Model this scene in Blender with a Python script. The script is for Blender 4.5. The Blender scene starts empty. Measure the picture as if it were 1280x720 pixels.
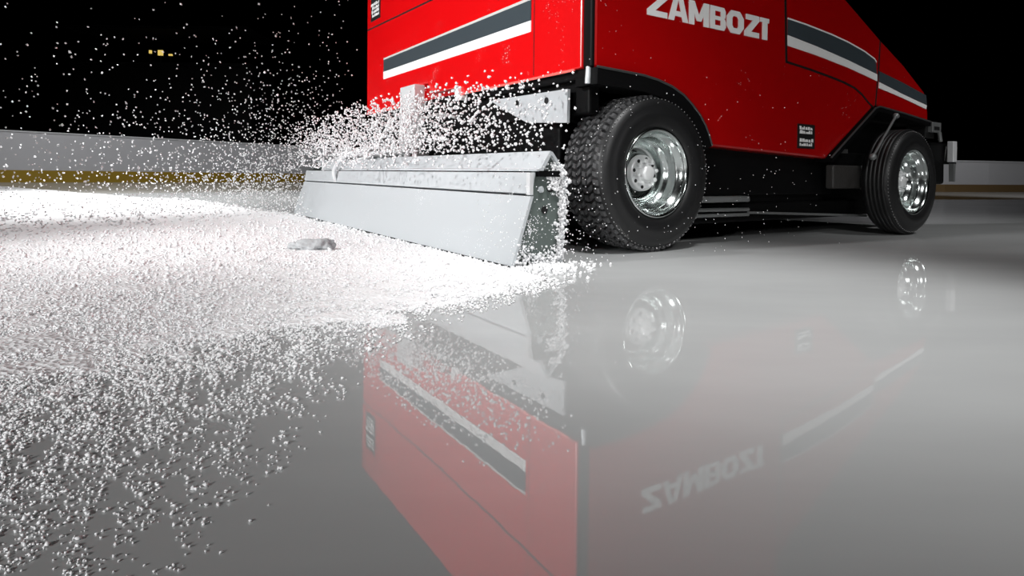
import bpy, bmesh, math, random
import numpy as np
from mathutils import Vector, Matrix, noise
random.seed(7); rng = np.random.default_rng(11)
sc = bpy.context.scene; COL = sc.collection
PI = math.pi

# ------------------------------------------------------------------ frames
# camera stands at world (0,0,CAMH) looking along +Y.  The machine's own frame:
# u = towards its nose, v = towards its far side, z = up.
CAMH = .34
ANG = math.atan(500/760)
UX = Vector((math.cos(ANG), math.sin(ANG), 0)); VX = Vector((-math.sin(ANG), math.cos(ANG), 0))
def W(u, v, z=0.): return UX*u + VX*v + Vector((0, 0, z))
def uv_of(X, Y): return X*UX.x + Y*UX.y, X*VX.x + Y*VX.y

# ------------------------------------------------------------------ materials
def newmat(name):
    m = bpy.data.materials.new(name); m.use_nodes = True
    nt = m.node_tree; b = nt.nodes['Principled BSDF']
    return m, nt, b
def mat(name, col, rough=.5, metal=0., coat=0., bump=0., bscale=60., spec=.5, rvar=0.):
    m, nt, b = newmat(name)
    b.inputs['Base Color'].default_value = (*col, 1); b.inputs['Roughness'].default_value = rough
    b.inputs['Metallic'].default_value = metal; b.inputs['Coat Weight'].default_value = coat
    b.inputs['Coat Roughness'].default_value = .04; b.inputs['Specular IOR Level'].default_value = spec
    tc = nt.nodes.new('ShaderNodeTexCoord')
    if bump:
        n = nt.nodes.new('ShaderNodeTexNoise'); n.inputs['Scale'].default_value = bscale; n.inputs['Detail'].default_value = 4
        bp = nt.nodes.new('ShaderNodeBump'); bp.inputs['Strength'].default_value = bump; bp.inputs['Distance'].default_value = .01
        nt.links.new(tc.outputs['Object'], n.inputs['Vector']); nt.links.new(n.outputs['Fac'], bp.inputs['Height'])
        nt.links.new(bp.outputs['Normal'], b.inputs['Normal'])
    if rvar:
        n = nt.nodes.new('ShaderNodeTexNoise'); n.inputs['Scale'].default_value = 9; n.inputs['Detail'].default_value = 6
        mr = nt.nodes.new('ShaderNodeMapRange'); mr.inputs['To Min'].default_value = max(0, rough-rvar); mr.inputs['To Max'].default_value = rough+rvar
        nt.links.new(tc.outputs['Object'], n.inputs['Vector']); nt.links.new(n.outputs['Fac'], mr.inputs['Value']); nt.links.new(mr.outputs[0], b.inputs['Roughness'])
    return m
def splatter(name, col, rough, coat, dens, scale=70., metal=0., white=(.9, .9, .92), low=None):
    """surface with stuck specks of snow; low=(z0,z1): specks gather towards z0 (object space)"""
    m, nt, b = newmat(name)
    L = nt.links; N = nt.nodes.new
    b.inputs['Coat Weight'].default_value = coat; b.inputs['Coat Roughness'].default_value = .05; b.inputs['Metallic'].default_value = metal
    tc = N('ShaderNodeTexCoord')
    v = N('ShaderNodeTexVoronoi'); v.inputs['Scale'].default_value = scale
    L.new(tc.outputs['Object'], v.inputs['Vector'])
    n = N('ShaderNodeTexNoise'); n.inputs['Scale'].default_value = 5.; n.inputs['Detail'].default_value = 5
    L.new(tc.outputs['Object'], n.inputs['Vector'])
    # threshold radius = dens * clump(noise) * height mask
    mr = N('ShaderNodeMapRange'); mr.inputs['From Min'].default_value = .48; mr.inputs['From Max'].default_value = .75
    L.new(n.outputs['Fac'], mr.inputs['Value'])
    th = N('ShaderNodeMath'); th.operation = 'MULTIPLY'; th.inputs[1].default_value = dens; L.new(mr.outputs[0], th.inputs[0])
    last = th
    if low:
        sx = N('ShaderNodeSeparateXYZ'); L.new(tc.outputs['Object'], sx.inputs[0])
        m2 = N('ShaderNodeMapRange'); m2.inputs['From Min'].default_value = low[0]; m2.inputs['From Max'].default_value = low[1]
        m2.inputs['To Min'].default_value = 1.; m2.inputs['To Max'].default_value = .0; L.new(sx.outputs['Z'], m2.inputs['Value'])
        mm = N('ShaderNodeMath'); mm.operation = 'MULTIPLY'; L.new(th.outputs[0], mm.inputs[0]); L.new(m2.outputs[0], mm.inputs[1]); last = mm
    c = N('ShaderNodeMath'); c.operation = 'LESS_THAN'; L.new(v.outputs['Distance'], c.inputs[0]); L.new(last.outputs[0], c.inputs[1])
    mx = N('ShaderNodeMix'); mx.data_type = 'RGBA'; mx.inputs[6].default_value = (*col, 1); mx.inputs[7].default_value = (*white, 1)
    L.new(c.outputs[0], mx.inputs[0]); L.new(mx.outputs[2], b.inputs['Base Color'])
    r2 = N('ShaderNodeMapRange'); r2.inputs['To Min'].default_value = rough; r2.inputs['To Max'].default_value = .8
    L.new(c.outputs[0], r2.inputs['Value']); L.new(r2.outputs[0], b.inputs['Roughness'])
    return m

RED_LIT = splatter('red_paint_lit_snow_specked', (.72, .0018, .0035), .30, .35, .42, 85., low=(-.60, .15))  # same paint as the flank; the rear's stronger light is in the colour
RED_SHADED = splatter('red_paint_shaded', (.41, .0013, .002), .28, .45, .11, 48.)  # same paint as the rear; the flank's shade is darkened into the colour
BLACK = mat('black_satin', (.003, .003, .0033), .55, spec=.12)
SEAM = mat('seam_black', (.004, .004, .004), .6)
WHITE = mat('white_vinyl', (.93, .93, .92), .4)
HUBM = mat('hub_metal', (.92, .93, .93), .30, .25)
CHAR = mat('charcoal_vinyl', (.055, .07, .08), .28, coat=.4)
STEEL = splatter('galvanised_steel', (.62, .65, .67), .38, 0., .30, 90., metal=.25)
STEELB = mat('brushed_steel', (.80, .81, .82), .34, .25, bump=.04, bscale=25., rvar=.08)
PLATE = splatter('grey_green_plate', (.11, .135, .125), .5, 0., .62, 130., metal=.1)
DSTEEL = mat('dull_steel', (.28, .29, .29), .42, .6, bump=.1, rvar=.1)
CHROME = mat('polished_rim', (.62, .66, .65), .16, 1.)
RUBBER = splatter('rubber', (.009, .009, .0095), .45, 0., .13, 70., white=(.6, .6, .6))
RUBGREY = splatter('rubber_frosted', (.075, .075, .077), .5, 0., .45, 110., white=(.5, .5, .5))
STUD = mat('stud_grey', (.35, .35, .35), .5, .3)
BOARD = mat('board_white', (.50, .50, .52), .4, bump=.02, bscale=2)
KICK = mat('kick_yellow', (.30, .19, .008), .45)
KICKT = mat('kick_tan', (.16, .10, .04), .5)
CAPR = mat('cap_rail_grey', (.56, .57, .58), .35)
DARKW = mat('stand_dark', (.010, .010, .011), .8)

def ice_material():
    m = bpy.data.materials.new('ice'); m.use_nodes = True; nt = m.node_tree; nt.nodes.clear(); N = nt.nodes.new; L = nt.links
    out = N('ShaderNodeOutputMaterial'); mix = N('ShaderNodeMixShader'); d = N('ShaderNodeBsdfDiffuse'); g = N('ShaderNodeBsdfGlossy')
    tc = N('ShaderNodeTexCoord')
    mp = N('ShaderNodeMapping'); mp.inputs['Rotation'].default_value = (0, 0, -ANG); mp.inputs['Scale'].default_value = (.5, 1.6, 1)
    n = N('ShaderNodeTexNoise'); n.inputs['Scale'].default_value = 1.6; n.inputs['Detail'].default_value = 5; n.inputs['Roughness'].default_value = .55
    L.new(tc.outputs['Object'], mp.inputs[0]); L.new(mp.outputs[0], n.inputs['Vector'])
    cr = N('ShaderNodeMapRange'); cr.inputs['From Min'].default_value = .3; cr.inputs['From Max'].default_value = .7; cr.inputs['To Min'].default_value = .40; cr.inputs['To Max'].default_value = .46
    L.new(n.outputs['Fac'], cr.inputs['Value'])
    cb = N('ShaderNodeCombineColor')
    for i, k in enumerate((.98, 1.0, .995)):
        q = N('ShaderNodeMath'); q.operation = 'MULTIPLY'; q.inputs[1].default_value = k; L.new(cr.outputs[0], q.inputs[0]); L.new(q.outputs[0], cb.inputs[i])
    L.new(cb.outputs[0], d.inputs['Color'])
    g.inputs['Color'].default_value = (1, 1, 1, 1); g.inputs['Roughness'].default_value = .012
    lw = N('ShaderNodeFresnel'); lw.inputs['IOR'].default_value = 1.31
    mr = N('ShaderNodeMapRange'); mr.inputs['To Min'].default_value = .14; mr.inputs['To Max'].default_value = .55
    L.new(lw.outputs[0], mr.inputs['Value']); L.new(mr.outputs[0], mix.inputs[0])
    n2 = N('ShaderNodeTexNoise'); n2.inputs['Scale'].default_value = 9; n2.inputs['Detail'].default_value = 2; L.new(mp.outputs[0], n2.inputs['Vector'])
    bp = N('ShaderNodeBump'); bp.inputs['Strength'].default_value = .007; bp.inputs['Distance'].default_value = .01
    L.new(n2.outputs['Fac'], bp.inputs['Height']); L.new(bp.outputs[0], g.inputs['Normal'])
    L.new(d.outputs[0], mix.inputs[1]); L.new(g.outputs[0], mix.inputs[2]); L.new(mix.outputs[0], out.inputs[0])
    return m
ICE = ice_material()
def snow_material(name, scale, st, col=(.93, .93, .94)):
    m, nt, b = newmat(name); N = nt.nodes.new; L = nt.links
    b.inputs['Base Color'].default_value = (*col, 1); b.inputs['Roughness'].default_value = .75; b.inputs['Specular IOR Level'].default_value = .2
    g = N('ShaderNodeNewGeometry'); n = N('ShaderNodeTexVoronoi'); n.inputs['Scale'].default_value = scale
    n2 = N('ShaderNodeTexNoise'); n2.inputs['Scale'].default_value = 9; n2.inputs['Detail'].default_value = 6
    ad = N('ShaderNodeMath'); ad.operation = 'ADD'
    L.new(g.outputs['Position'], n.inputs['Vector']); L.new(g.outputs['Position'], n2.inputs['Vector'])
    L.new(n.outputs['Distance'], ad.inputs[0]); L.new(n2.outputs['Fac'], ad.inputs[1])
    bp = N('ShaderNodeBump'); bp.inputs['Strength'].default_value = st; bp.inputs['Distance'].default_value = .006
    L.new(ad.outputs[0], bp.inputs['Height']); L.new(bp.outputs[0], b.inputs['Normal'])
    return m
SNOW = snow_material('snow', 90, .8)
GRAIN = mat('snow_grain', (.96, .96, .97), .65, spec=.2)
FLAKE = mat('snow_flake', (.95, .95, .96), .5)
CHUNK = snow_material('snow_chunk', 60, .5, (.42, .43, .44))

# ------------------------------------------------------------------ mesh helpers
class MB:
    """collects shapes given in machine coordinates (u,v,z)"""
    def __init__(s): s.v = []; s.f = []; s.mi = []; s.sm = []
    def add(s, vs, fs, mi=0, sm=False):
        b = len(s.v); s.v += [Vector(p) for p in vs]
        for f in fs: s.f.append([b+i for i in f]); s.mi.append(mi); s.sm.append(sm)
        return s
    def box(s, a, b, mi=0):
        (x0, y0, z0), (x1, y1, z1) = a, b
        return s.add([(x0,y0,z0),(x1,y0,z0),(x1,y1,z0),(x0,y1,z0),(x0,y0,z1),(x1,y0,z1),(x1,y1,z1),(x0,y1,z1)],
                     [(0,3,2,1),(4,5,6,7),(0,1,5,4),(1,2,6,5),(2,3,7,6),(3,0,4,7)], mi)
    def prism(s, poly, axis, a, b, mi=0):
        """poly: 2D points; axis 'v' -> (u,z) poly extruded in v; 'u' -> (v,z) poly extruded in u; 'z' -> (u,v)"""
        n = len(poly)
        def P(p, t): return {'v': (p[0], t, p[1]), 'u': (t, p[0], p[1]), 'z': (p[0], p[1], t)}[axis]
        vs = [P(p, a) for p in poly]+[P(p, b) for p in poly]
        fs = [tuple(range(n)), tuple(range(2*n-1, n-1, -1))]+[(i, (i+1) % n+0, (i+1) % n+n, i+n) for i in range(n)]
        return s.add(vs, fs, mi)
    def tube(s, pts, r, n=10, mi=0, sm=True, cap=True):
        pts = [Vector(p) for p in pts]; vs = []; fs = []; k = len(pts)
        rr = r if isinstance(r, (list, tuple)) else [r]*k
        up = Vector((0, 0, 1))
        for i, p in enumerate(pts):
            t = (pts[min(i+1, k-1)]-pts[max(i-1, 0)]).normalized()
            a = t.cross(up)
            if a.length < .05: a = t.cross(Vector((1, 0, 0)))
            a.normalize(); b = a.cross(t).normalized()
            for j in range(n):
                q = 2*PI*j/n; vs.append(p+a*math.cos(q)*rr[i]+b*math.sin(q)*rr[i])
        for i in range(k-1):
            for j in range(n): fs.append((i*n+j, i*n+(j+1) % n, (i+1)*n+(j+1) % n, (i+1)*n+j))
        s.add(vs, fs, mi, sm)
        if cap: s.add([vs[j] for j in range(n)], [tuple(range(n-1, -1, -1))], mi); s.add([vs[(k-1)*n+j] for j in range(n)], [tuple(range(n))], mi)
        return s
    def lathe(s, prof, c, n=96, mi=0, sm=True, side=1):
        """prof: (r, t) revolved about the v axis through c=(u,v,z); t runs along v (side=+1)"""
        vs = []; fs = []; k = len(prof)
        for i in range(n):
            q = 2*PI*i/n
            for r, t in prof: vs.append((c[0]+r*math.cos(q), c[1]+t*side, c[2]+r*math.sin(q)))
        for i in range(n):
            for j in range(k-1): fs.append((i*k+j, i*k+j+1, ((i+1) % n)*k+j+1, ((i+1) % n)*k+j))
        return s.add(vs, fs, mi, sm)
    def blob(s, c, r, sq=(1, 1, 1), amp=.25, sub=2, seed=0., mi=0):
        bm = bmesh.new(); bmesh.ops.create_icosphere(bm, subdivisions=sub, radius=1)
        vs = []
        for v in bm.verts:
            k = 1+amp*noise.noise(v.co*1.7+Vector((seed, seed*1.3, 0)))*2
            vs.append((c[0]+v.co.x*k*r*sq[0], c[1]+v.co.y*k*r*sq[1], c[2]+v.co.z*k*r*sq[2]))
        fs = [[v.index for v in f.verts] for f in bm.faces]; bm.free()
        return s.add(vs, fs, mi, True)
    def build(s, name, mats, parent=None, origin=None, bevel=0., recalc=True, world=False):
        if not isinstance(mats, (list, tuple)): mats = [mats]
        vs = np.array([tuple(p) for p in s.v])
        if origin is None:
            lo, hi = vs.min(0), vs.max(0); origin = ((lo[0]+hi[0])/2, (lo[1]+hi[1])/2, (lo[2] if parent is None else (lo[2]+hi[2])/2))
        origin = Vector(origin)
        me = bpy.data.meshes.new(name); me.from_pydata([tuple(Vector(p)-origin) for p in vs], [], s.f)
        for m in mats: me.materials.append(m)
        me.polygons.foreach_set('material_index', s.mi); me.polygons.foreach_set('use_smooth', s.sm)
        if recalc:
            bm = bmesh.new(); bm.from_mesh(me); bmesh.ops.recalc_face_normals(bm, faces=bm.faces); bm.to_mesh(me); bm.free()
        o = bpy.data.objects.new(name, me); COL.objects.link(o); ABS[o] = origin
        if parent is not None: o.parent = parent; o.location = origin-ABS[parent]
        else:
            o.location = origin if world else W(*origin)
            if not world: o.rotation_euler = (0, 0, ANG)
        if bevel:
            b = o.modifiers.new('bevel', 'BEVEL'); b.width = bevel; b.segments = 2; b.limit_method = 'ANGLE'; b.angle_limit = .6
        return o
ABS = {}
def tag(o, label=None, cat=None, group=None, kind=None):
    for k, v in (('label', label), ('category', cat), ('group', group), ('kind', kind)):
        if v: o[k] = v
    return o

# ================================================================== THE MACHINE
V0, V1 = 1.92, 4.54          # near and far flank
UR = 1.64                    # rear face
root = bpy.data.objects.new('ice_resurfacer', None); COL.objects.link(root)
ABS[root] = Vector((3.1, 3.2, 0)); root.location = W(3.1, 3.2, 0); root.rotation_euler = (0, 0, ANG)
tag(root, 'red ice resurfacing machine with black tyres and white lettering standing on the ice', 'ice resurfacer')

# --- body hull
side = [(1.665,.785),(1.93,.775),(2.02,.763),(2.11,.742),(2.19,.709),(2.25,.668),(2.30,.627),(2.34,.58),(2.368,.535),(2.39,.485),
        (2.43,.482),(3.409,.446),(3.93,.776),(3.98,.787),(4.30,.765),(4.677,.731),(4.672,.80),(4.625,.925),(4.325,1.078),(4.01,1.208),
        (3.611,1.388),(3.10,1.625),(2.985,1.70),(2.985,1.95),(1.665,1.95)]
MB().prism(side, 'v', V0, V1).build('body', RED_SHADED, root, bevel=.012)
# rear snow tank panel, with the small notch beside the lift post
rear = [(1.975,.787),(2.90,.787),(3.03,.787),(3.05,.825),(3.42,.83),(3.46,.895),(3.52,.90),(3.52,.787),(4.54,.787),(4.565,1.95),(1.975,1.95)]
MB().prism(rear, 'u', UR, UR+.03).build('rear_panel', RED_LIT, root, bevel=.006)
MB().box((UR+.012,V0+.004,.787),(UR+.05,1.985,1.95)).build('corner_post', BLACK, root, bevel=.008)
MB().box((UR-.003,2.02,.779),(UR+.004,3.02,.789)).build('edge_highlight', mat('edge_highlight_red', (.9,.16,.14), .4), root)  # pale strip painting the highlight along the panel's lower edge
MB().box((UR-.003,3.52,.779),(UR+.004,4.54,.789)).build('edge_highlight', mat('edge_highlight_red_far', (.9,.16,.14), .4), root)  # same painted highlight, far part of the lower edge

# --- seams
def seam(pts, name='panel_seam', w=.006, plane='side'):
    mb = MB()
    for a, b in zip(pts, pts[1:]):
        a = Vector(a); b = Vector(b); d = (b-a).normalized(); n = Vector((-d.y, d.x))*w/2; a = a-d*w*.3; b = b+d*w*.3
        q = [a+n, b+n, b-n, a-n]
        if plane == 'side': mb.prism(q, 'v', V0-.0022, V0+.002)
        else: mb.prism(q, 'u', UR-.0022, UR+.002)
    return mb.build(name, SEAM, root)
seam([(2.995,1.70),(3.0,1.285),(3.015,.957)], w=.017)
seam([(3.015,.957),(3.25,.938),(3.466,.916),(3.60,.899),(3.712,.878),(3.80,.845),(3.87,.805),(3.93,.778)], w=.012)
seam([(4.012,1.195),(3.995,1.03),(3.962,.79)], w=.012)
seam([(3.36,1.406),(4.54,1.432)], w=.010, plane='rear')
seam([(2.318,.80),(2.318,1.95)], w=.003, plane='rear')
seam([(1.975,1.43),(3.36,1.406)], w=.010, plane='rear')

# --- stripes
def decal(poly, name, m, plane='side', off=.0035):
    mb = MB()
    if plane == 'side': mb.prism(poly, 'v', V0-off, V0+.001)
    else: mb.prism(poly, 'u', UR-off, UR+.001)
    return mb.build(name, m, root)
def band(lo, hi): return lo+hi[::-1]
A = [(3.022,1.195),(3.2,1.187),(3.45,1.167),(3.634,1.146),(3.82,1.114),(3.94,1.082),(3.966,1.066)]
B = [(3.022,1.101),(3.3,1.075),(3.634,1.035),(3.975,.985)]
C = [(3.022,1.045),(3.3,1.025),(3.634,.991),(3.976,.943)]
decal(band([(p[0],p[1]-.009) for p in A], A), 'stripe', WHITE)
tag(decal(band([(3.022,1.103),(3.3,1.077),(3.634,1.037),(3.968,.988)], [(p[0],p[1]-.009) for p in A[:-1]]+[(3.962,1.045)]), 'stripe', CHAR), 'charcoal stripe on the front door')
decal(band(C, B), 'stripe', WHITE)
decal(band([(4.0,.943),(4.3,.893),(4.65,.843)], [(4.0,1.008),(4.3,.965),(4.638,.908)]), 'stripe', CHAR)
decal(band([(4.0,.902),(4.3,.865),(4.64,.814)], [(4.0,.940),(4.3,.890),(4.65,.840)]), 'stripe', WHITE)
decal([(2.343,1.172),(4.20,1.165),(4.20,1.152),(2.343,1.158)], 'stripe', mat('pale_line', (.62,.60,.58), .4), 'rear')
decal([(2.343,1.158),(4.20,1.152),(4.20,1.066),(2.343,1.061)], 'stripe', CHAR, 'rear')
decal([(2.343,1.061),(4.20,1.066),(4.20,1.012),(2.343,1.008)], 'stripe', WHITE, 'rear')

# --- lettering on the flank
def letters():
    mb = MB(); S = .036
    z0, z1 = 1.049, 1.160; H = z1-z0; v0, v1 = V0-.004, V0+.001
    cnt = [0]
    def q(*p):
        cnt[0] += 1; mb.prism(p, 'v', v0-.00006*cnt[0], v1)
    def bar(a, b, c, d): q((a,c),(b,c),(b,d),(a,d))
    t = .026
    def Z(a, b):
        bar(a, b, z0, z0+t); bar(a+.01, b, z1-t, z1)
        q((a,z0+t),(a+.050,z0+t),(b,z1-t),(b-.050,z1-t))
    Z(1.965, 2.092)
    a, b = 2.100, 2.232; m = (a+b)/2                                   # A
    q((a,z0),(a+S,z0),(m+.002,z1),(m-.028,z1)); q((b-S,z0),(b,z0),(m+.028,z1),(m-.002,z1)); bar(a+.03, b-.03, z0+.022, z0+.045)
    a, b = 2.238, 2.378; m = (a+b)/2                                   # M
    bar(a, a+S, z0, z1); bar(b-S, b, z0, z1)
    q((a,z1),(a+.036,z1),(m+.014,z0+.02),(m-.014,z0+.02)); q((b-.036,z1),(b,z1),(m+.014,z0+.02),(m-.014,z0+.02))
    a, b = 2.386, 2.503                                                # B
    bar(a, a+S, z0, z1); bar(a, b-.014, z1-.021, z1); bar(a, b-.014, z0, z0+.021); bar(a, b-.014, z0+.047, z0+.065)
    q((b-S,z0+.056),(b-.006,z0+.060),(b-.002,z0+.075),(b-.002,z1-.018),(b-.014,z1),(b-S,z1)); q((b-S,z0),(b-.012,z0),(b,z0+.018),(b,z0+.042),(b-.008,z0+.056),(b-S,z0+.058))
    a, b = 2.512, 2.643; c = .032                                      # O
    o = [(a+c,z0),(b-c,z0),(b,z0+c),(b,z1-c),(b-c,z1),(a+c,z1),(a,z1-c),(a,z0+c)]
    i_ = [(a+.049,z0+.026),(b-.049,z0+.026),(b-.040,z0+.038),(b-.040,z1-.038),(b-.049,z1-.026),(a+.049,z1-.026),(a+.040,z1-.038),(a+.040,z0+.038)]
    for k in range(8): q(o[k], o[(k+1) % 8], i_[(k+1) % 8], i_[k])
    Z(2.652, 2.768)
    bar(2.800, 2.838, z0, z1); bar(2.778, 2.852, z1-.022, z1)          # I with a slab top
    return mb.build('lettering', WHITE, root)
tag(letters(), 'white block lettering reading ZAMBOZI')

# --- black stickers with white marks
def sticker(plane, a, b, c, d, rows):
    mb = MB(); r = random.Random(3)
    if plane == 'side': mb.prism([(a,c),(b,c),(b,d),(a,d)], 'v', V0-.004, V0+.001)
    else: mb.prism([(a,c),(b,c),(b,d),(a,d)], 'u', UR-.004, UR+.001)
    w, hgt = b-a, d-c
    for i in range(rows):
        zz = c+hgt*(.10+.84*i/rows); x = a+w*.1
        while x < b-w*.16:
            ww = w*r.uniform(.06, .16); hh = hgt/rows*r.uniform(.4, .72)
            if rows > 4 and i == rows//2: break
            p = [(x,zz),(x+ww,zz),(x+ww*r.uniform(.7,1),zz+hh),(x+ww*r.uniform(-.1,.2),zz+hh)]
            if plane == 'side': mb.prism(p, 'v', V0-.006, V0-.003, 1)
            else: mb.prism(p, 'u', UR-.006, UR-.003, 1)
            x += ww+w*r.uniform(.01, .05)
    return mb.build('sticker', [SEAM, WHITE], root)
tag(sticker('side', 3.125, 3.290, .498, .632, 5), 'small black sticker with white marks')
tag(sticker('rear', 4.28, 4.47, 1.48, 1.75, 8), 'tall black sticker with white marks')

# --- wheel arch lips
def arch(path, name, w=.05):
    mb = MB(); inner = []
    for i, p in enumerate(path):
        a = Vector(path[max(i-1, 0)]); b = Vector(path[min(i+1, len(path)-1)]); d = (b-a).normalized()
        inner.append((p[0]+d.y*w, p[1]-d.x*w))
    for i in range(len(path)-1): mb.prism([path[i], path[i+1], inner[i+1], inner[i]], 'v', V0-.022, V0+.12)
    mb.tube([(p[0], V0-.020, p[1]) for p in path], .006, 6, 1)
    return mb.build(name, [BLACK, mat('arch_edge_highlight', (.05,.05,.05), .35)], root)  # lip edge in lighter grey, its highlight put into the colour
arch(side[0:10], 'wheel_arch', .07)
arch([(3.43,.452),(3.93,.772),(3.98,.783),(4.30,.761),(4.67,.728)], 'wheel_arch', .03)

# --- chassis: dark box above the ice between the wheels, with wells for the wheels
ch = MB()
ch.box((1.72,2.22,.20),(2.42,4.24,.80)); ch.box((2.42,2.00,.24),(3.62,4.46,.52)); ch.box((3.55,2.10,.26),(4.55,4.36,.80))
ch.box((1.70,1.99,.60),(1.76,4.46,.80)); ch.box((1.66,1.95,.745),(2.40,4.50,.80)); ch.box((3.62,2.0,.70),(4.62,4.46,.78))
ch.box((2.35,2.04,.12),(3.6,4.4,.25)); ch.box((3.3,2.06,.10),(4.6,4.4,.50))
ch.build('chassis', BLACK, root, bevel=.01)
# wheel housing liner behind the near rear wheel
MB().prism([(1.70,.60),(2.40,.46),(2.42,.62),(2.30,.72),(1.70,.78)], 'v', 2.17, 2.23).build('wheel_liner', SEAM, root)

# --- small hardware on the flank between the wheels
bx = MB().box((3.46,1.90,.275),(3.79,1.95,.412)); bx.build('battery_box', mat('box_grey', (.035,.033,.031), .5, bump=.2), root, bevel=.008)
MB().box((3.765,1.893,.27),(3.792,1.905,.414)).build('box_edge', DSTEEL, root)
MB().box((2.36,1.96,.208),(2.775,2.04,.238)).build('step_bar', DSTEEL, root, bevel=.006)
MB().tube([(2.33,1.99,.172),(2.80,1.99,.166)], .010, 10).build('pipe', DSTEEL, root)
MB().tube([(2.33,1.99,.143),(2.80,1.99,.140)], .009, 10).build('pipe', DSTEEL, root)
MB().tube([(2.80,1.99,.150),(3.35,1.97,.128),(3.93,1.95,.104)], .007, 8).build('pipe', DSTEEL, root)
MB().box((2.33,2.02,.10),(3.95,2.10,.20)).build('skid_rail', BLACK, root, bevel=.01)
# steering rod, pivots
rod = MB(); rod.tube([(4.094, 1.86, 0.729), (3.8725, 1.82, 0.595), (3.651, 1.78, 0.461)], .008, 8); rod.blob((4.094, 1.86, 0.729), .020, sub=2, amp=0); rod.blob((3.651, 1.78, 0.461), .021, sub=2, amp=0)
rod.build('steering_rod', DSTEEL, root)
hw = MB()
for u, z, r in ((3.80,.63,.017),(3.70,.56,.012),(3.76,.585,.010),(3.66,.53,.010)): hw.blob((u,2.04,z), r, sub=2, amp=.1, seed=u)
hw.tube([(3.60,2.05,.50),(3.72,2.04,.55),(3.78,2.05,.60)], .008, 6)
hw.build('hydraulic_fitting', DSTEEL, root)
MB().box((3.42,2.0,.49),(3.80,2.06,.515)).build('frame_rail', mat('rail_dark', (.06,.06,.06), .4), root)

# --- nose hardware
mb = MB().box((4.70,1.90,.66),(4.83,1.93,.73)); mb.box((4.72,1.897,.675),(4.80,1.902,.70), 1); mb.box((4.66,1.93,.62),(4.80,2.05,.735), 1)
mb.build('tie_down_bracket', [DSTEEL, SEAM], root, bevel=.004)
mb = MB().tube([(4.80,1.90,.66),(4.82,1.90,.60)], .014, 8); mb.build('hook', DSTEEL, root)
MB().box((4.62,1.96,.30),(5.05,4.50,.60)).build('front_bumper', BLACK, root, bevel=.02)
MB().box((5.03,1.90,.46),(5.09,1.94,.61)).build('bumper_post', STEELB, root, bevel=.004)
MB().prism([(5.045,.45),(5.085,.45),(5.075,.32),(5.05,.32)], 'v', 1.905, 1.935).build('bumper_post', DSTEEL, root)
gr = MB(); gr.box((5.06,1.99,.45),(5.32,2.60,.60))
for k in range(5): gr.tube([(5.10+.045*k,1.985,.47),(5.13+.045*k,1.985,.58)], .006, 6, 1)
gr.build('front_brush_guard', [BLACK, mat('guard_wire', (.09,.09,.09), .4)], root, bevel=.006)

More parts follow.
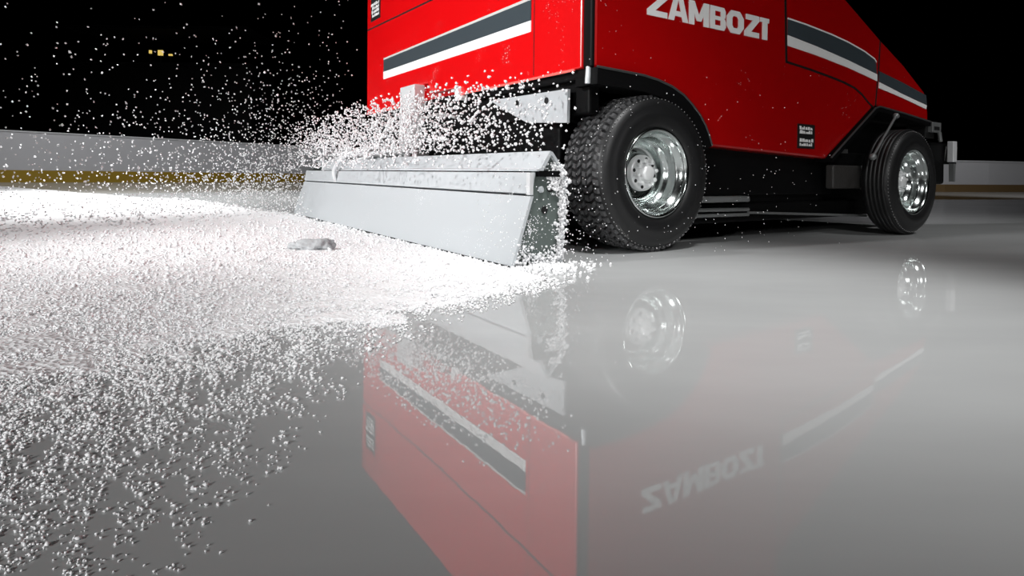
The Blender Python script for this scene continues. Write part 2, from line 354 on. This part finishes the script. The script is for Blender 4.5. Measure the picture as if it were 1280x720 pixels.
# --- wheels
def wheel(uc, vo, r, wid, side, name, knobs=True):
    """side=+1: outer face towards the camera (tyre runs to larger v)"""
    c = (uc, vo, r)
    k = r/.35
    prof = [(.193,.022),(.205,.004),(.222,-.004),(.246,-.010),(.268,-.012),(.272,-.009),(.296,-.008),(.312,-.002),(.328,.010),(.336,.024),
            (.340,.045),(.341,wid/2),(.340,wid-.045),(.335,wid-.020),(.318,wid),(.26,wid+.008),(.205,wid-.004),(.19,wid-.03)]
    prof = [(a*k if a > .2 else a, t) for a, t in prof]
    mb = MB().lathe(prof, c, 128, 0, True, side)
    # tread: slanted blocks in rows across the width
    rows = 7; nb = 62
    def P(q, rr, t): return (c[0]+rr*math.cos(q), c[1]+t*side, c[2]+rr*math.sin(q))
    for j in range(rows if knobs else 0):
        t0 = .022+(wid-.044)*j/rows; t1 = t0+(wid-.044)/rows*.76
        for i in range(nb):
            q = 2*PI*(i+(j % 2)*.5)/nb; dq = 2*PI/nb*.66; sk = .03*(1 if j % 2 else -1)+.012
            r0 = .334*k; r1 = .350*k; ins = .10*dq
            base = [(q,t0),(q+dq,t0),(q+dq+sk,t1),(q+sk,t1)]
            top = [(q+ins,t0+.002),(q+dq-ins,t0+.002),(q+dq+sk-ins,t1-.002),(q+sk+ins,t1-.002)]
            vs = [P(a,r0,t) for a,t in base]+[P(a,r1 if 0 < j < rows-1 else r1-.003,t) for a,t in top]
            mb.add(vs, [(0,3,2,1),(4,5,6,7),(0,1,5,4),(1,2,6,5),(2,3,7,6),(3,0,4,7)], 1)
    if not knobs:
        for j in range(5):
            t = .026+(wid-.05)*j/5; e = (wid-.05)/5*.78
            mb.lathe([(.339*k, t), (.3465*k, t+.003), (.3465*k, t+e-.003), (.339*k, t+e)], c, 128, 0, True, side)
    # shoulder studs
    for i in range(92):
        q = 2*PI*i/92; p = P(q, .330*k, .008)
        mb.blob(p, .0028, sub=1, amp=0, mi=2)
    w = mb.build(name, [RUBBER, RUBGREY, STUD], root, origin=(uc, vo+side*wid/2, r))
    # rim: dished, stepped, polished
    rp = [(.186,.040),(.199,.022),(.201,.006),(.196,-.001),(.188,.003),(.182,.014),(.178,.030),(.166,.038),(.160,.050),(.157,.075),
          (.150,.090),(.140,.098),(.134,.118),(.128,.138),(.112,.146),(.085,.140),(.082,.112)]
    rm = MB().lathe(rp, c, 96, 0, True, side).build('rim', CHROME, w)
    hb = MB().lathe([(.001,.050),(.022,.051),(.032,.056),(.036,.066),(.037,.084),(.040,.088),(.074,.088),(.082,.094),(.084,.112)], c, 48, 0, True, side)
    for i in range(8):                                     # round vent holes of the hub face
        q = 2*PI*(i+.5)/8+.2; p = (c[0]+.064*math.cos(q), c[1]+.0868*side, c[2]+.064*math.sin(q))
        hb.lathe([(.0001,0),(.0085,0),(.0085,.002)], p, 14, 1, False, side)
    hb.build('hub_cap', [HUBM, SEAM], w)
    for i in range(8):
        q = 2*PI*i/8+.2; p = (c[0]+.056*math.cos(q), c[1]+.092*side, c[2]+.056*math.sin(q))
        m = MB()
        prof = [(.0,.0),(.007,-.002),(.010,-.008),(.0105,-.024),(.0115,-.030),(.0115,-.032)]
        m.lathe([(a, .0-.034-b) for a, b in [(0.0001,0),(.0075,-.002),(.0105,-.008),(.0105,-.024),(.014,-.030),(.014,-.040)]], p, 6, 0, False, side)
        m.build('lug_nut', HUBM, w)
    MB().tube([(c[0]+.150*math.cos(2.4), c[1]+.060*side, c[2]+.150*math.sin(2.4)), (c[0]+.138*math.cos(2.4), c[1]+.035*side, c[2]+.138*math.sin(2.4))], .004, 6).build('valve_stem', BLACK, w)
    return w
wheel(2.02, 1.89, .35, .27, 1, 'rear_wheel')
wheel(4.02, 1.72,   .32, .165, 1, 'front_wheel', False)
wheel(2.02, 4.57, .35, .27, -1, 'rear_wheel')
wheel(4.02, 4.72, .32, .19, -1, 'front_wheel', False)
MB().tube([(4.02,1.90,.32),(4.02,4.54,.32)], .05, 14).build('front_axle', BLACK, root)
MB().tube([(2.02,2.08,.35),(2.02,4.38,.35)], .06, 14).build('rear_axle', BLACK, root)

# --- rear hitch plate, lift post, arms
pl = MB().prism([(2.085,.565),(2.394,.585),(2.50,.625),(2.60,.665),(2.72,.716),(2.70,.722),(2.083,.712)], 'u', 1.655, 1.670)
for v, z in ((2.235,.675),(2.475,.685)): pl.tube([(1.652,v,z),(1.658,v,z)], .015, 16, 1)
pl.build('hitch_plate', [STEEL, SEAM], root)
MB().tube([(1.66,1.95,.79),(1.655,1.95,.72)], .012, 8).build('corner_pin', STEEL, root)
po = MB(); po.box((1.575,3.52,.74),(1.66,3.745,.895)); po.build('lift_post', STEELB, root, bevel=.006)
po = MB(); po.box((1.56,3.535,.44),(1.64,3.715,.745)); po.blob((1.558,3.63,.735), .03, (.3,1,.4), .3)
po.tube([(1.555,3.62,.52),(1.565,3.62,.52)], .02, 12); po.build('lift_post_lower', STEELB, root, bevel=.005)
MB().prism([(3.03,.83),(3.07,.83),(3.06,.76),(2.99,.745),(2.98,.76),(3.02,.785)], 'u', UR-.02, UR+.02).build('hose_clip', WHITE, root)

# ---------------- conditioner (towed blade box)
CV0, CV1 = 1.826, 4.97
mb = MB()
prof = [(1.205,.004),(1.287,.257),(1.300,.257),(1.425,.262),(1.425,.004)]
mb.prism([(1.203,.004),(1.285,.258),(1.298,.257),(1.216,.002)], 'v', CV0, CV1)
cond = mb.build('blade_face', STEEL, root)
tag(cond, 'pale steel blade face sloping down to the snow')
MB().prism([(1.284,.268),(1.298,.345),(1.312,.345),(1.298,.262)], 'v', CV0+.008, 4.14).build('upper_panel', STEEL, root, bevel=.003)
MB().prism([(1.284,.268),(1.298,.345),(1.312,.345),(1.298,.262)], 'v', 4.155, CV1).build('upper_panel', STEEL, root, bevel=.003)
MB().box((1.285,CV0+.006,.262),(1.30,CV0+.030,.345)).build('panel_end_trim', STEELB, root)
MB().prism([(1.312,.350),(1.342,.352),(1.384,.423),(1.372,.427),(1.330,.362),(1.312,.358)], 'v', CV0, 3.60).build('top_cover', STEEL, root)
MB().prism([(1.312,.350),(1.342,.352),(1.384,.418),(1.372,.422),(1.330,.362),(1.312,.358)], 'v', 3.615, 4.60).build('top_cover', STEEL, root)
MB().prism([(1.384,.423),(1.445,.350),(1.452,.272),(1.436,.004),(1.424,.004),(1.440,.272),(1.434,.345),(1.376,.415)], 'v', CV0, CV1).build('front_shell', STEEL, root)
MB().box((1.32,CV0,.330),(1.42,CV1,.352)).build('inner_shelf', BLACK, root)
ep = MB(); ep.prism([(1.216,.004),(1.298,.262),(1.312,.348),(1.342,.352),(1.378,.418),(1.438,.348),(1.446,.272),(1.43,.004)], 'v', CV0+.018, CV0+.035)
for u, z in ((1.36,.205),(1.385,.285)): ep.tube([(u,CV0+.014,z),(u,CV0+.020,z)], .014, 16, 1)
ep.tube([(1.345,CV0+.010,.283),(1.34,CV0+.02,.281)], .012, 12, 2)
ep.build('end_plate', [PLATE, SEAM, STEEL], root)
MB().prism([(1.216,.004),(1.298,.262),(1.312,.348),(1.342,.352),(1.378,.418),(1.438,.348),(1.446,.272),(1.43,.004)], 'v', CV1-.03, CV1-.012).build('end_plate', PLATE, root)
# blade strip along the bottom edge
MB().box((1.198,CV0+.01,.0005),(1.222,CV1,.006)).build('blade', SEAM, root)
# uprights and clips on the top
for v in (4.18, 4.52): MB().box((1.30,v,.345),(1.312,v+.02,.44 if v > 4.3 else .40)).build('bracket', STEELB, root)
# far frame of the conditioner, hose and arms
MB().tube([(1.40,4.85,.38),(1.42,4.4,.455),(1.43,3.7,.46)], .016, 10).build('hoop_rail', STEELB, root)
hose = [(1.29,4.16,.27),(1.27,4.15,.345),(1.30,4.10,.42),(1.36,4.05,.47),(1.45,3.98,.49),(1.50,3.95,.52),(1.54,3.93,.60),(1.56,3.86,.67),(1.57,3.76,.71)]
def smooth(p, n=6):
    out = []; P = [Vector(q) for q in p]
    for i in range(len(P)-1):
        a, b, c, d = P[max(i-1,0)], P[i], P[i+1], P[min(i+2,len(P)-1)]
        for k in range(n):
            t = k/n; out.append(.5*((2*b)+(c-a)*t+(2*a-5*b+4*c-d)*t*t+(3*b-a-3*c+d)*t**3))
    return out+[P[-1]]
MB().tube(smooth(hose), .014, 10).build('hose', STEELB, root)
MB().tube(smooth([(1.50,4.15,.48),(1.52,3.9,.50),(1.50,3.75,.49),(1.46,3.6,.50),(1.42,3.3,.46)]), .012, 8).build('hose', mat('grey_hose', (.4,.4,.4), .5), root)
MB().tube(smooth([(1.52,3.45,.66),(1.50,3.2,.655),(1.50,3.0,.66),(1.50,2.82,.63)]), .009, 8).build('hose', mat('grey_hose_thin', (.4,.4,.4), .5), root)
for a, b in (((1.56,3.60,.52),(1.33,3.05,.362)), ((1.60,3.55,.515),(1.36,3.02,.40)), ((1.56,3.66,.50),(1.34,4.0,.40))):
    MB().tube([a, b], .016, 10).build('link_arm', STEELB, root)
MB().tube([(1.44,3.55,.445),(1.44,4.1,.445)], .018, 10).build('cross_bar', DSTEEL, root)
jb = MB(); jb.box((1.52,3.47,.41),(1.66,3.78,.46)); jb.tube([(1.50,3.5,.47),(1.50,3.76,.47)], .025, 14); jb.build('hinge_block', STEELB, root, bevel=.006)
MB().box((1.40,3.45,.35),(1.75,3.80,.425)).build('tow_arm', DSTEEL, root, bevel=.01)

# ================================================================== SNOW
# ground mask of the snow left by the blade, in world metres
YS  = [.30, .515, .643, .856, 1.164, 1.46, 1.70, 1.93, 2.2]
XO  = [-.20, -.25, -.235, -.235, -.215, -.06, .09, .22, .30]           # last stray grains
YI  = [.30, .60, .986, 1.22, 1.42, 1.55, 1.93, 2.2]
XI  = [-1.9, -1.45, -.95, -.68, -.45, -.20, .03, .12]                    # closed cover starts
def dens(X, Y):
    """0 = bare ice, 1 = closed snow"""
    u = X*UX.x+Y*UX.y; v = X*VX.x+Y*VX.y
    xo = np.interp(Y, YS, XO); xi = np.interp(Y, YI, XI)
    d = np.clip((xo-X)/(xo-xi), 0, 1)
    # behind the blade, only on the swept side of it
    d = np.where((Y > 1.93), np.clip((1.21-u)/.04, 0, 1), d)
    d = np.where((u > 1.20) & (Y <= 2.4) & (v > 1.80), 0, d)
    # far limit
    lim = np.interp(u, [-4, -1.7, .78, 1.2], [14.6, 14.6, 7.4, 5.0])
    d = np.where(Y > 3.8, d*np.clip((lim-v)/.6+.3, 0, 1), d)
    return d
def nz(x, y, s, o=0.): return noise.fractal(Vector((x*s+o, y*s, o)), 1., 2., 4)

def snow_cover():
    NY, NX = 430, 560
    Ys = np.exp(np.linspace(math.log(.80), math.log(15.5), NY)); R = np.linspace(-2.3, .22, NX)
    X = Ys[:, None]*R[None, :]; Y = np.repeat(Ys[:, None], NX, 1)
    D = dens(X, Y)
    Z = np.zeros_like(X)
    for i in range(NY):
        for j in range(NX):
            d = D[i, j]
            if d <= 0: Z[i, j] = -.02; continue
            x, y = X[i, j], Y[i, j]
            z = -.010+.0135*min(1, d*1.0)+.006*nz(x, y, 9.)*min(1, .4+d)+.0035*nz(x, y, 34., 5.)+.004*nz(x, y, 2.2, 9.)-.011*math.exp(-((y-2.95-.12*(x+2))/.09)**2)*max(0, min(1, (-1.35-x)/.5))*(1+.8*nz(x, y, 22.))
            Z[i, j] = z if d < .98 else max(z, .0008)
    idx = np.arange(NY*NX).reshape(NY, NX)
    q = np.stack([idx[:-1, :-1], idx[:-1, 1:], idx[1:, 1:], idx[1:, :-1]], -1).reshape(-1, 4)
    zz = Z.reshape(-1); keep = (zz[q] > -.006).any(1); q = q[keep]
    used = np.unique(q); mp = -np.ones(NY*NX, int); mp[used] = np.arange(len(used)); q = mp[q]
    P = np.stack([X.reshape(-1), Y.reshape(-1), zz], -1)[used]
    me = bpy.data.meshes.new('snow_cover'); me.from_pydata(P.tolist(), [], q.tolist()); me.materials.append(SNOW)
    me.polygons.foreach_set('use_smooth', [True]*len(me.polygons))
    o = bpy.data.objects.new('snow_cover', me); COL.objects.link(o)
    tag(o, 'closed layer of white scraped snow on the ice behind the steel blade', 'snow', kind='stuff')
snow_cover()

OCT = np.array([(1,0,0),(-1,0,0),(0,1,0),(0,-1,0),(0,0,1),(0,0,-1)], float)
OF = np.array([(0,2,4),(2,1,4),(1,3,4),(3,0,4),(2,0,5),(1,2,5),(3,1,5),(0,3,5)])
def crystals(name, P, S, m, flat=1., jit=1.):
    n = len(P)
    j = 1+(rng.uniform(.6, 1.35, (n, 6, 3))-1)*jit; V = OCT[None]*j
    V += rng.normal(0, .18*jit, (n, 6, 3))
    a = rng.uniform(0, 2*PI, n); b = rng.uniform(-.9, .9, n)
    ca, sa, cb, sb = np.cos(a), np.sin(a), np.cos(b), np.sin(b)
    x = V[..., 0].copy(); y = V[..., 1].copy(); z = V[..., 2].copy()
    x2 = x*cb[:, None]+z*sb[:, None]; z2 = (-x*sb[:, None]+z*cb[:, None])*flat
    V = np.stack([x2*ca[:, None]-y*sa[:, None], x2*sa[:, None]+y*ca[:, None], z2], -1)*S[:, None, None]+P[:, None, :]
    F = (OF[None]+6*np.arange(n)[:, None, None]).reshape(-1, 3)
    me = bpy.data.meshes.new(name)
    me.vertices.add(n*6); me.vertices.foreach_set('co', V.reshape(-1).astype(np.float32))
    me.loops.add(len(F)*3); me.loops.foreach_set('vertex_index', F.reshape(-1).astype(np.int32))
    me.polygons.add(len(F)); me.polygons.foreach_set('loop_start', np.arange(0, len(F)*3, 3, dtype=np.int32)); me.polygons.foreach_set('loop_total', np.full(len(F), 3, np.int32))
    me.update(calc_edges=True); me.validate(); me.materials.append(m)
    o = bpy.data.objects.new(name, me); COL.objects.link(o); return o

def grains():
    # candidates: area-uniform in (log Y, X/Y) so that near ice gets fine grains and far ice coarser ones
    N = 360000
    Y = np.exp(rng.uniform(math.log(.42), math.log(7.), N)); R = rng.uniform(-1.05, .25, N); X = Y*R
    D = dens(X, Y)
    cl = np.array([noise.fractal(Vector((x*26/ (0.4+y*.6), y*26/(0.4+y*.6), 0)), 1., 2., 3) for x, y in zip(X, Y)])
    p = np.clip(D, 0, 1)**1.05*1.25*np.clip(.85+cl*1.5*(1.2-D), .03, 1.7)
    p = np.where(D >= 1, .45*np.clip((2.3-Y)/1.2, .22, 1)*np.clip((6.5-Y)/4.5, .0, 1), p)
    k = rng.uniform(0, 1, N) < p*.62
    X, Y, D = X[k], Y[k], D[k]
    S = (.00205*(Y/.75)**.85)*rng.uniform(.55, 1.35, len(X))*np.where(rng.uniform(0, 1, len(X)) < .10, 1.5, 1.)
    P = np.stack([X, Y, S*.45+np.where(D >= .98, .004, 0.)], -1)
    o = crystals('snow_grains', P, S, GRAIN, .75)
    tag(o, 'loose white snow grains thinning out over the grey ice', 'snow grains', kind='stuff')
grains()

def spray():
    pts = []; sz = []
    def ok(u, v, z):
        if z < .012: return False
        if u > 1.55 and 1.7 < v < 4.9: return False
        if u > 1.15 and 1.80 < v < 4.95 and z < .44: return False
        return True
    r = random.Random(5)
    # dense cloud over the blade box, below the tank
    n = 0
    while n < 4600:
        u = r.uniform(1.05, 1.52); v = 1.80+3.2*r.random()**.9; z = r.uniform(.36, .80)
        lim = .60+.10*u-.03*max(0, v-4.2)*r.random()
        if z > lim or not ok(u, v, z): continue
        if r.random() > .35+.65*min(1, (v-1.80)/1.3): continue
        if r.random() > 1-1.0*max(0, v-3.9)/1.1: continue
        if r.random() < min(1., max(0, z-.52)/.2)*min(1., max(0, v-3.3)/1.1+.25): continue
        pts.append(W(u, v, z)); sz.append(r.uniform(.0040, .0082)); n += 1
    # plume drifting away to the far left
    n = 0
    while n < 4300:
        v = 4.2+r.expovariate(1/1.3); u = 1.5-r.expovariate(1/.85); z = .04+r.expovariate(1/(.33+.05*r.random()))
        if v > 9 or u < -2.6 or z > 1.7 or not ok(u, v, z): continue
        pts.append(W(u, v, z)); sz.append(r.uniform(.0042, .0082)*v/5.2); n += 1
    # big sparse flakes thrown high
    n = 0
    while n < 260:
        v = r.uniform(4.2, 6.5); u = r.uniform(-2.8, 1.3); z = r.uniform(.3, 1.75)
        if not ok(u, v, z): continue
        if r.random() > .25+.6*math.exp(-max(0, z-.3)/.5): continue
        pts.append(W(u, v, z)); sz.append(r.uniform(.006, .011)); n += 1
    # stray flakes around the blade end, wheel and in front of the paint
    for _ in range(420):
        u = r.uniform(1.0, 1.5); v = 1.80-abs(r.gauss(0, .10)); z = abs(r.gauss(.12, .22))+.01
        pts.append(W(u, v, z)); sz.append(r.uniform(.0015, .0032))
    for _ in range(190):
        u = r.uniform(1.45, 3.0); v = 1.80-abs(r.gauss(0, .08)); z = abs(r.gauss(.25, .25))+.01
        pts.append(W(u, v, z)); sz.append(r.uniform(.0012, .0026))
    P = np.array([tuple(p) for p in pts]); S = np.array(sz)
    o = crystals('snow_spray', P, S, FLAKE, 1., .45)
    tag(o, 'white flakes of snow spraying through the dark air above the blade', 'snow spray', kind='stuff')
spray()

def buildup():
    mb = MB(); r = random.Random(9)
    for k in range(420):                                   # ridge stuck along the forward edge of the end plate
        t = r.random(); z = .02+.36*t; u = (1.432+.012*min(1, z/.27)) if z < .3 else 1.446-(z-.3)*.25
        mb.blob((u+r.gauss(0,.008)-.006, CV0+.004+r.gauss(0,.008), z), r.uniform(.003,.0085), sub=1, amp=.6, seed=k)
    for k in range(230):                                    # packed along the foot
        mb.blob((r.uniform(1.22,1.44), CV0+.008+r.gauss(0,.006), abs(r.gauss(.018,.022))+.004), r.uniform(.002,.007), sub=1, amp=.5, seed=k*1.7)
    for k in range(150):                                    # upper lump
        mb.blob((1.40+r.gauss(0,.018), CV0+.010, .325+r.gauss(0,.030)), r.uniform(.002,.007), sub=1, amp=.5, seed=k*2.3)
    o = mb.build('snow_buildup', SNOW, None); tag(o, 'crusty snow stuck to the end plate of the steel blade box', 'snow', kind='stuff')
    mb = MB()
    for k in range(420):                                   # crumbs at the foot of the plate
        u = 1.30+r.gauss(0, .10); v = CV0-abs(r.gauss(0, .085))*(1.2-abs(u-1.3)/.4)-.005; s = r.uniform(.003, .009)*(1-.35*min(1, abs(u-1.3)/.3))
        mb.blob((u, v, s*.5), s, sub=1, amp=.5, seed=k*.7)
    o = mb.build('snow_crumbs', SNOW, None); tag(o, 'crumbled snow lying on the ice at the near foot of the blade box', 'snow', kind='stuff')
buildup()
# lone clump on the snow behind the blade
mb = MB(); cx, cy = -.845, 2.62
def wb(mb, X, Y, z, r, sq, amp, seed): mb.blob((X, Y, z), r, sq, amp, 4, seed)
wb(mb, cx, cy, .020, .066, (1.15,.8,.45), .22, 3.); wb(mb, cx-.06, cy, .012, .042, (1.2,.9,.5), .25, 8.); wb(mb, cx+.035, cy+.01, .022, .045, (1,.8,.6), .25, 12.)
o = mb.build('snow_clump', CHUNK, None, world=True); tag(o, 'lone greyish clump of snow lying on the white snow behind the blade', 'snow clump')

# ================================================================== RINK
me = bpy.data.meshes.new('floor'); me.from_pydata([(-45,-12,0),(45,-12,0),(45,60,0),(-45,60,0)], [], [(0,1,2,3)]); me.materials.append(ICE)
fl = bpy.data.objects.new('floor', me); COL.objects.link(fl); tag(fl, 'smooth wet grey ice of the rink mirroring the red machine', 'ice', kind='structure')

def boards(name, path, label, kick):
    """path: (u, v, top z)"""
    n = len(path); pw = [W(u, v, 0) for u, v, z in path]
    nor = []
    for i in range(n):
        t = (pw[min(i+1,n-1)]-pw[max(i-1,0)]).normalized(); nn = Vector((-t.y, t.x, 0))
        if nn.dot(pw[i]) < 0: nn = -nn                     # away from the rink
        nor.append(nn)
    def strip(nm, f0, f1, z0, z1, m, parent=None):
        vs = []; fs = []
        for i in range(n):
            a = pw[i]+nor[i]*f0; b = pw[i]+nor[i]*f1; za = z0(i); zb = z1(i)
            vs += [(a.x,a.y,za),(a.x,a.y,zb),(b.x,b.y,zb),(b.x,b.y,za)]
        for i in range(n-1):
            for k in range(4): fs.append((i*4+k, (i+1)*4+k, (i+1)*4+(k+1) % 4, i*4+(k+1) % 4))
        fs += [(0,1,2,3), tuple((n-1)*4+k for k in (3,2,1,0))]
        mb = MB().add(vs, fs); return mb.build(nm, m, parent, origin=(0,0,0), world=True)
    w = strip(name, 0, .12, lambda i: .0, lambda i: path[i][2]-.03, BOARD); tag(w, label, 'rink boards', kind='structure')
    for nm, a in (('kick_plate', (-.015, .0, lambda i: .0, lambda i: .26*path[i][2]/1.1, kick)), ('cap_rail', (-.02, .14, lambda i: path[i][2]-.03, lambda i: path[i][2], CAPR))):
        c = strip(nm, *a, w); c['kind'] = 'structure'
boards('wall_left', [(-16,15.2,1.26),(-9,16.8,1.24),(-2.1,17.95,1.20),(2,18.4,1.14),(5.3,18.8,1.09),(8.5,18.8,1.06),(11,18.4,1.04)], 'white rink boards with yellow kick plate behind the drifting snow', KICK)
boards('wall_back', [(11,18.4,1.04),(13.5,17.2,1.0),(15.3,15.2,.95),(16.3,12.5,.92),(16.6,9.5,.90),(17.2,7.4,.90)], 'rounded corner of the rink boards hidden behind the machine', KICK)
boards('wall_right', [(17.2,7.4,.83),(17.9,6.96,.82),(19.5,6.55,.83),(21.1,6.28,.84),(26,5.5,.86),(34,4.2,.88)], 'grey lit rink boards with tan kick plate beyond the front wheel', KICKT)

# press box far up behind the left boards, with three warm lamps
def lamp_mat():
    m, nt, b = newmat('warm_lamp'); b.inputs['Emission Color'].default_value = (1., .72, .18, 1); b.inputs['Emission Strength'].default_value = .75
    b.inputs['Base Color'].default_value = (0, 0, 0, 1); return m
LM = lamp_mat()
bx = bpy.data.objects.new('press_box', None); COL.objects.link(bx); bx.location = (-17.5, 30.4, 0); ABS[bx] = Vector((-17.5, 30.4, 0))
tag(bx, 'dark press box high in the stands above the left boards, lit by warm lamps', 'press box')
m = MB(); m.box((-22,30.2,0),(-13,33,5.6)); m.box((-22,30.0,5.45),(-13,30.25,5.62)); m.box((-22,29.6,7.2),(-13,33,7.35)); m.build('booth', DARKW, bx)
for (x, z, w, hh) in ((-18.0, 6.16, .10, .16), (-17.5, 6.12, .22, .26), (-17.0, 6.02, .16, .08)):
    l = MB(); l.box((x-w/2,30.1,z-hh/2),(x+w/2,30.2,z+hh/2)); l.box((x-.03,30.15,5.62),(x+.03,30.2,z-hh/2), 1); l.build('warm_lamp', [LM, DARKW], bx)

# ================================================================== LIGHT
def spot(name, loc, aim, power, size, blend, rad, col=(1,1,1)):
    l = bpy.data.lights.new(name, 'SPOT'); l.energy = power; l.spot_size = math.radians(size); l.spot_blend = blend; l.shadow_soft_size = rad; l.color = col
    o = bpy.data.objects.new(name, l); COL.objects.link(o); o.location = loc
    o.rotation_euler = (Vector(aim)-Vector(loc)).to_track_quat('-Z', 'Y').to_euler(); return o
spot('key_flood', (-4.6, .2, 2.6), (-.5, 3.6, .85), 1400, 46, .9, .15)            # from the left, onto the tank and the blade
spot('snow_flood', (-5.5, 5.6, 5.0), (-4.8, 6.8, 0), 3000, 100, 1., .25)           # onto the far snow
spot('snow_near_flood', (-3.2, .8, 3.6), (-2.1, 1.8, 0), 470, 50, 1., .2)         # onto the near snow
spot('rink_flood', (1.4, -2.6, 3.0), (1.7, 3.6, .7), 370, 48, .9, .5)              # from behind the camera
spot('low_flood', (-1.7, -1.4, .8), (-.9, 1.1, 0), 230, 60, .9, .12)               # rakes over the loose grains
spot('top_flood', (.85, .9, 4.6), (.62, 1.70, 0), 1180, 38, 1., .4)                # overhead pool on the ice
spot('ice_flood', (4.5, 1.4, 4.5), (3.7, 3.6, 0), 430, 52, 1., .5)                 # over the ice on the near side of the machine
spot('board_flood', (-7, 9, 7), (-8.5, 16, .5), 1500, 90, .8, .5)
spot('board_flood_far', (10, 9, 5), (12.8, 15.5, .2), 650, 90, .8, .5)
w = bpy.data.worlds.new('world'); sc.world = w; w.use_nodes = True; w.node_tree.nodes['Background'].inputs[0].default_value = (0, 0, 0, 1); w.node_tree.nodes['Background'].inputs[1].default_value = 0

# ================================================================== CAMERA
cam = bpy.data.cameras.new('camera'); co = bpy.data.objects.new('camera', cam); COL.objects.link(co); sc.camera = co
cam.sensor_width = 36; cam.lens = 36*760/1280; cam.shift_y = -(360-217)/1280; cam.clip_start = .02; cam.clip_end = 300
rho = math.atan(.012)
R = Matrix(((math.cos(rho), -math.sin(rho), 0), (0, 0, -1), (math.sin(rho), math.cos(rho), 0)))
co.matrix_world = Matrix.Translation((0, 0, CAMH)) @ R.to_4x4()
sc.view_settings.view_transform = 'Standard'; sc.view_settings.look = 'None'; sc.view_settings.exposure = 0; sc.view_settings.gamma = 1; sc.view_settings.use_curve_mapping = False
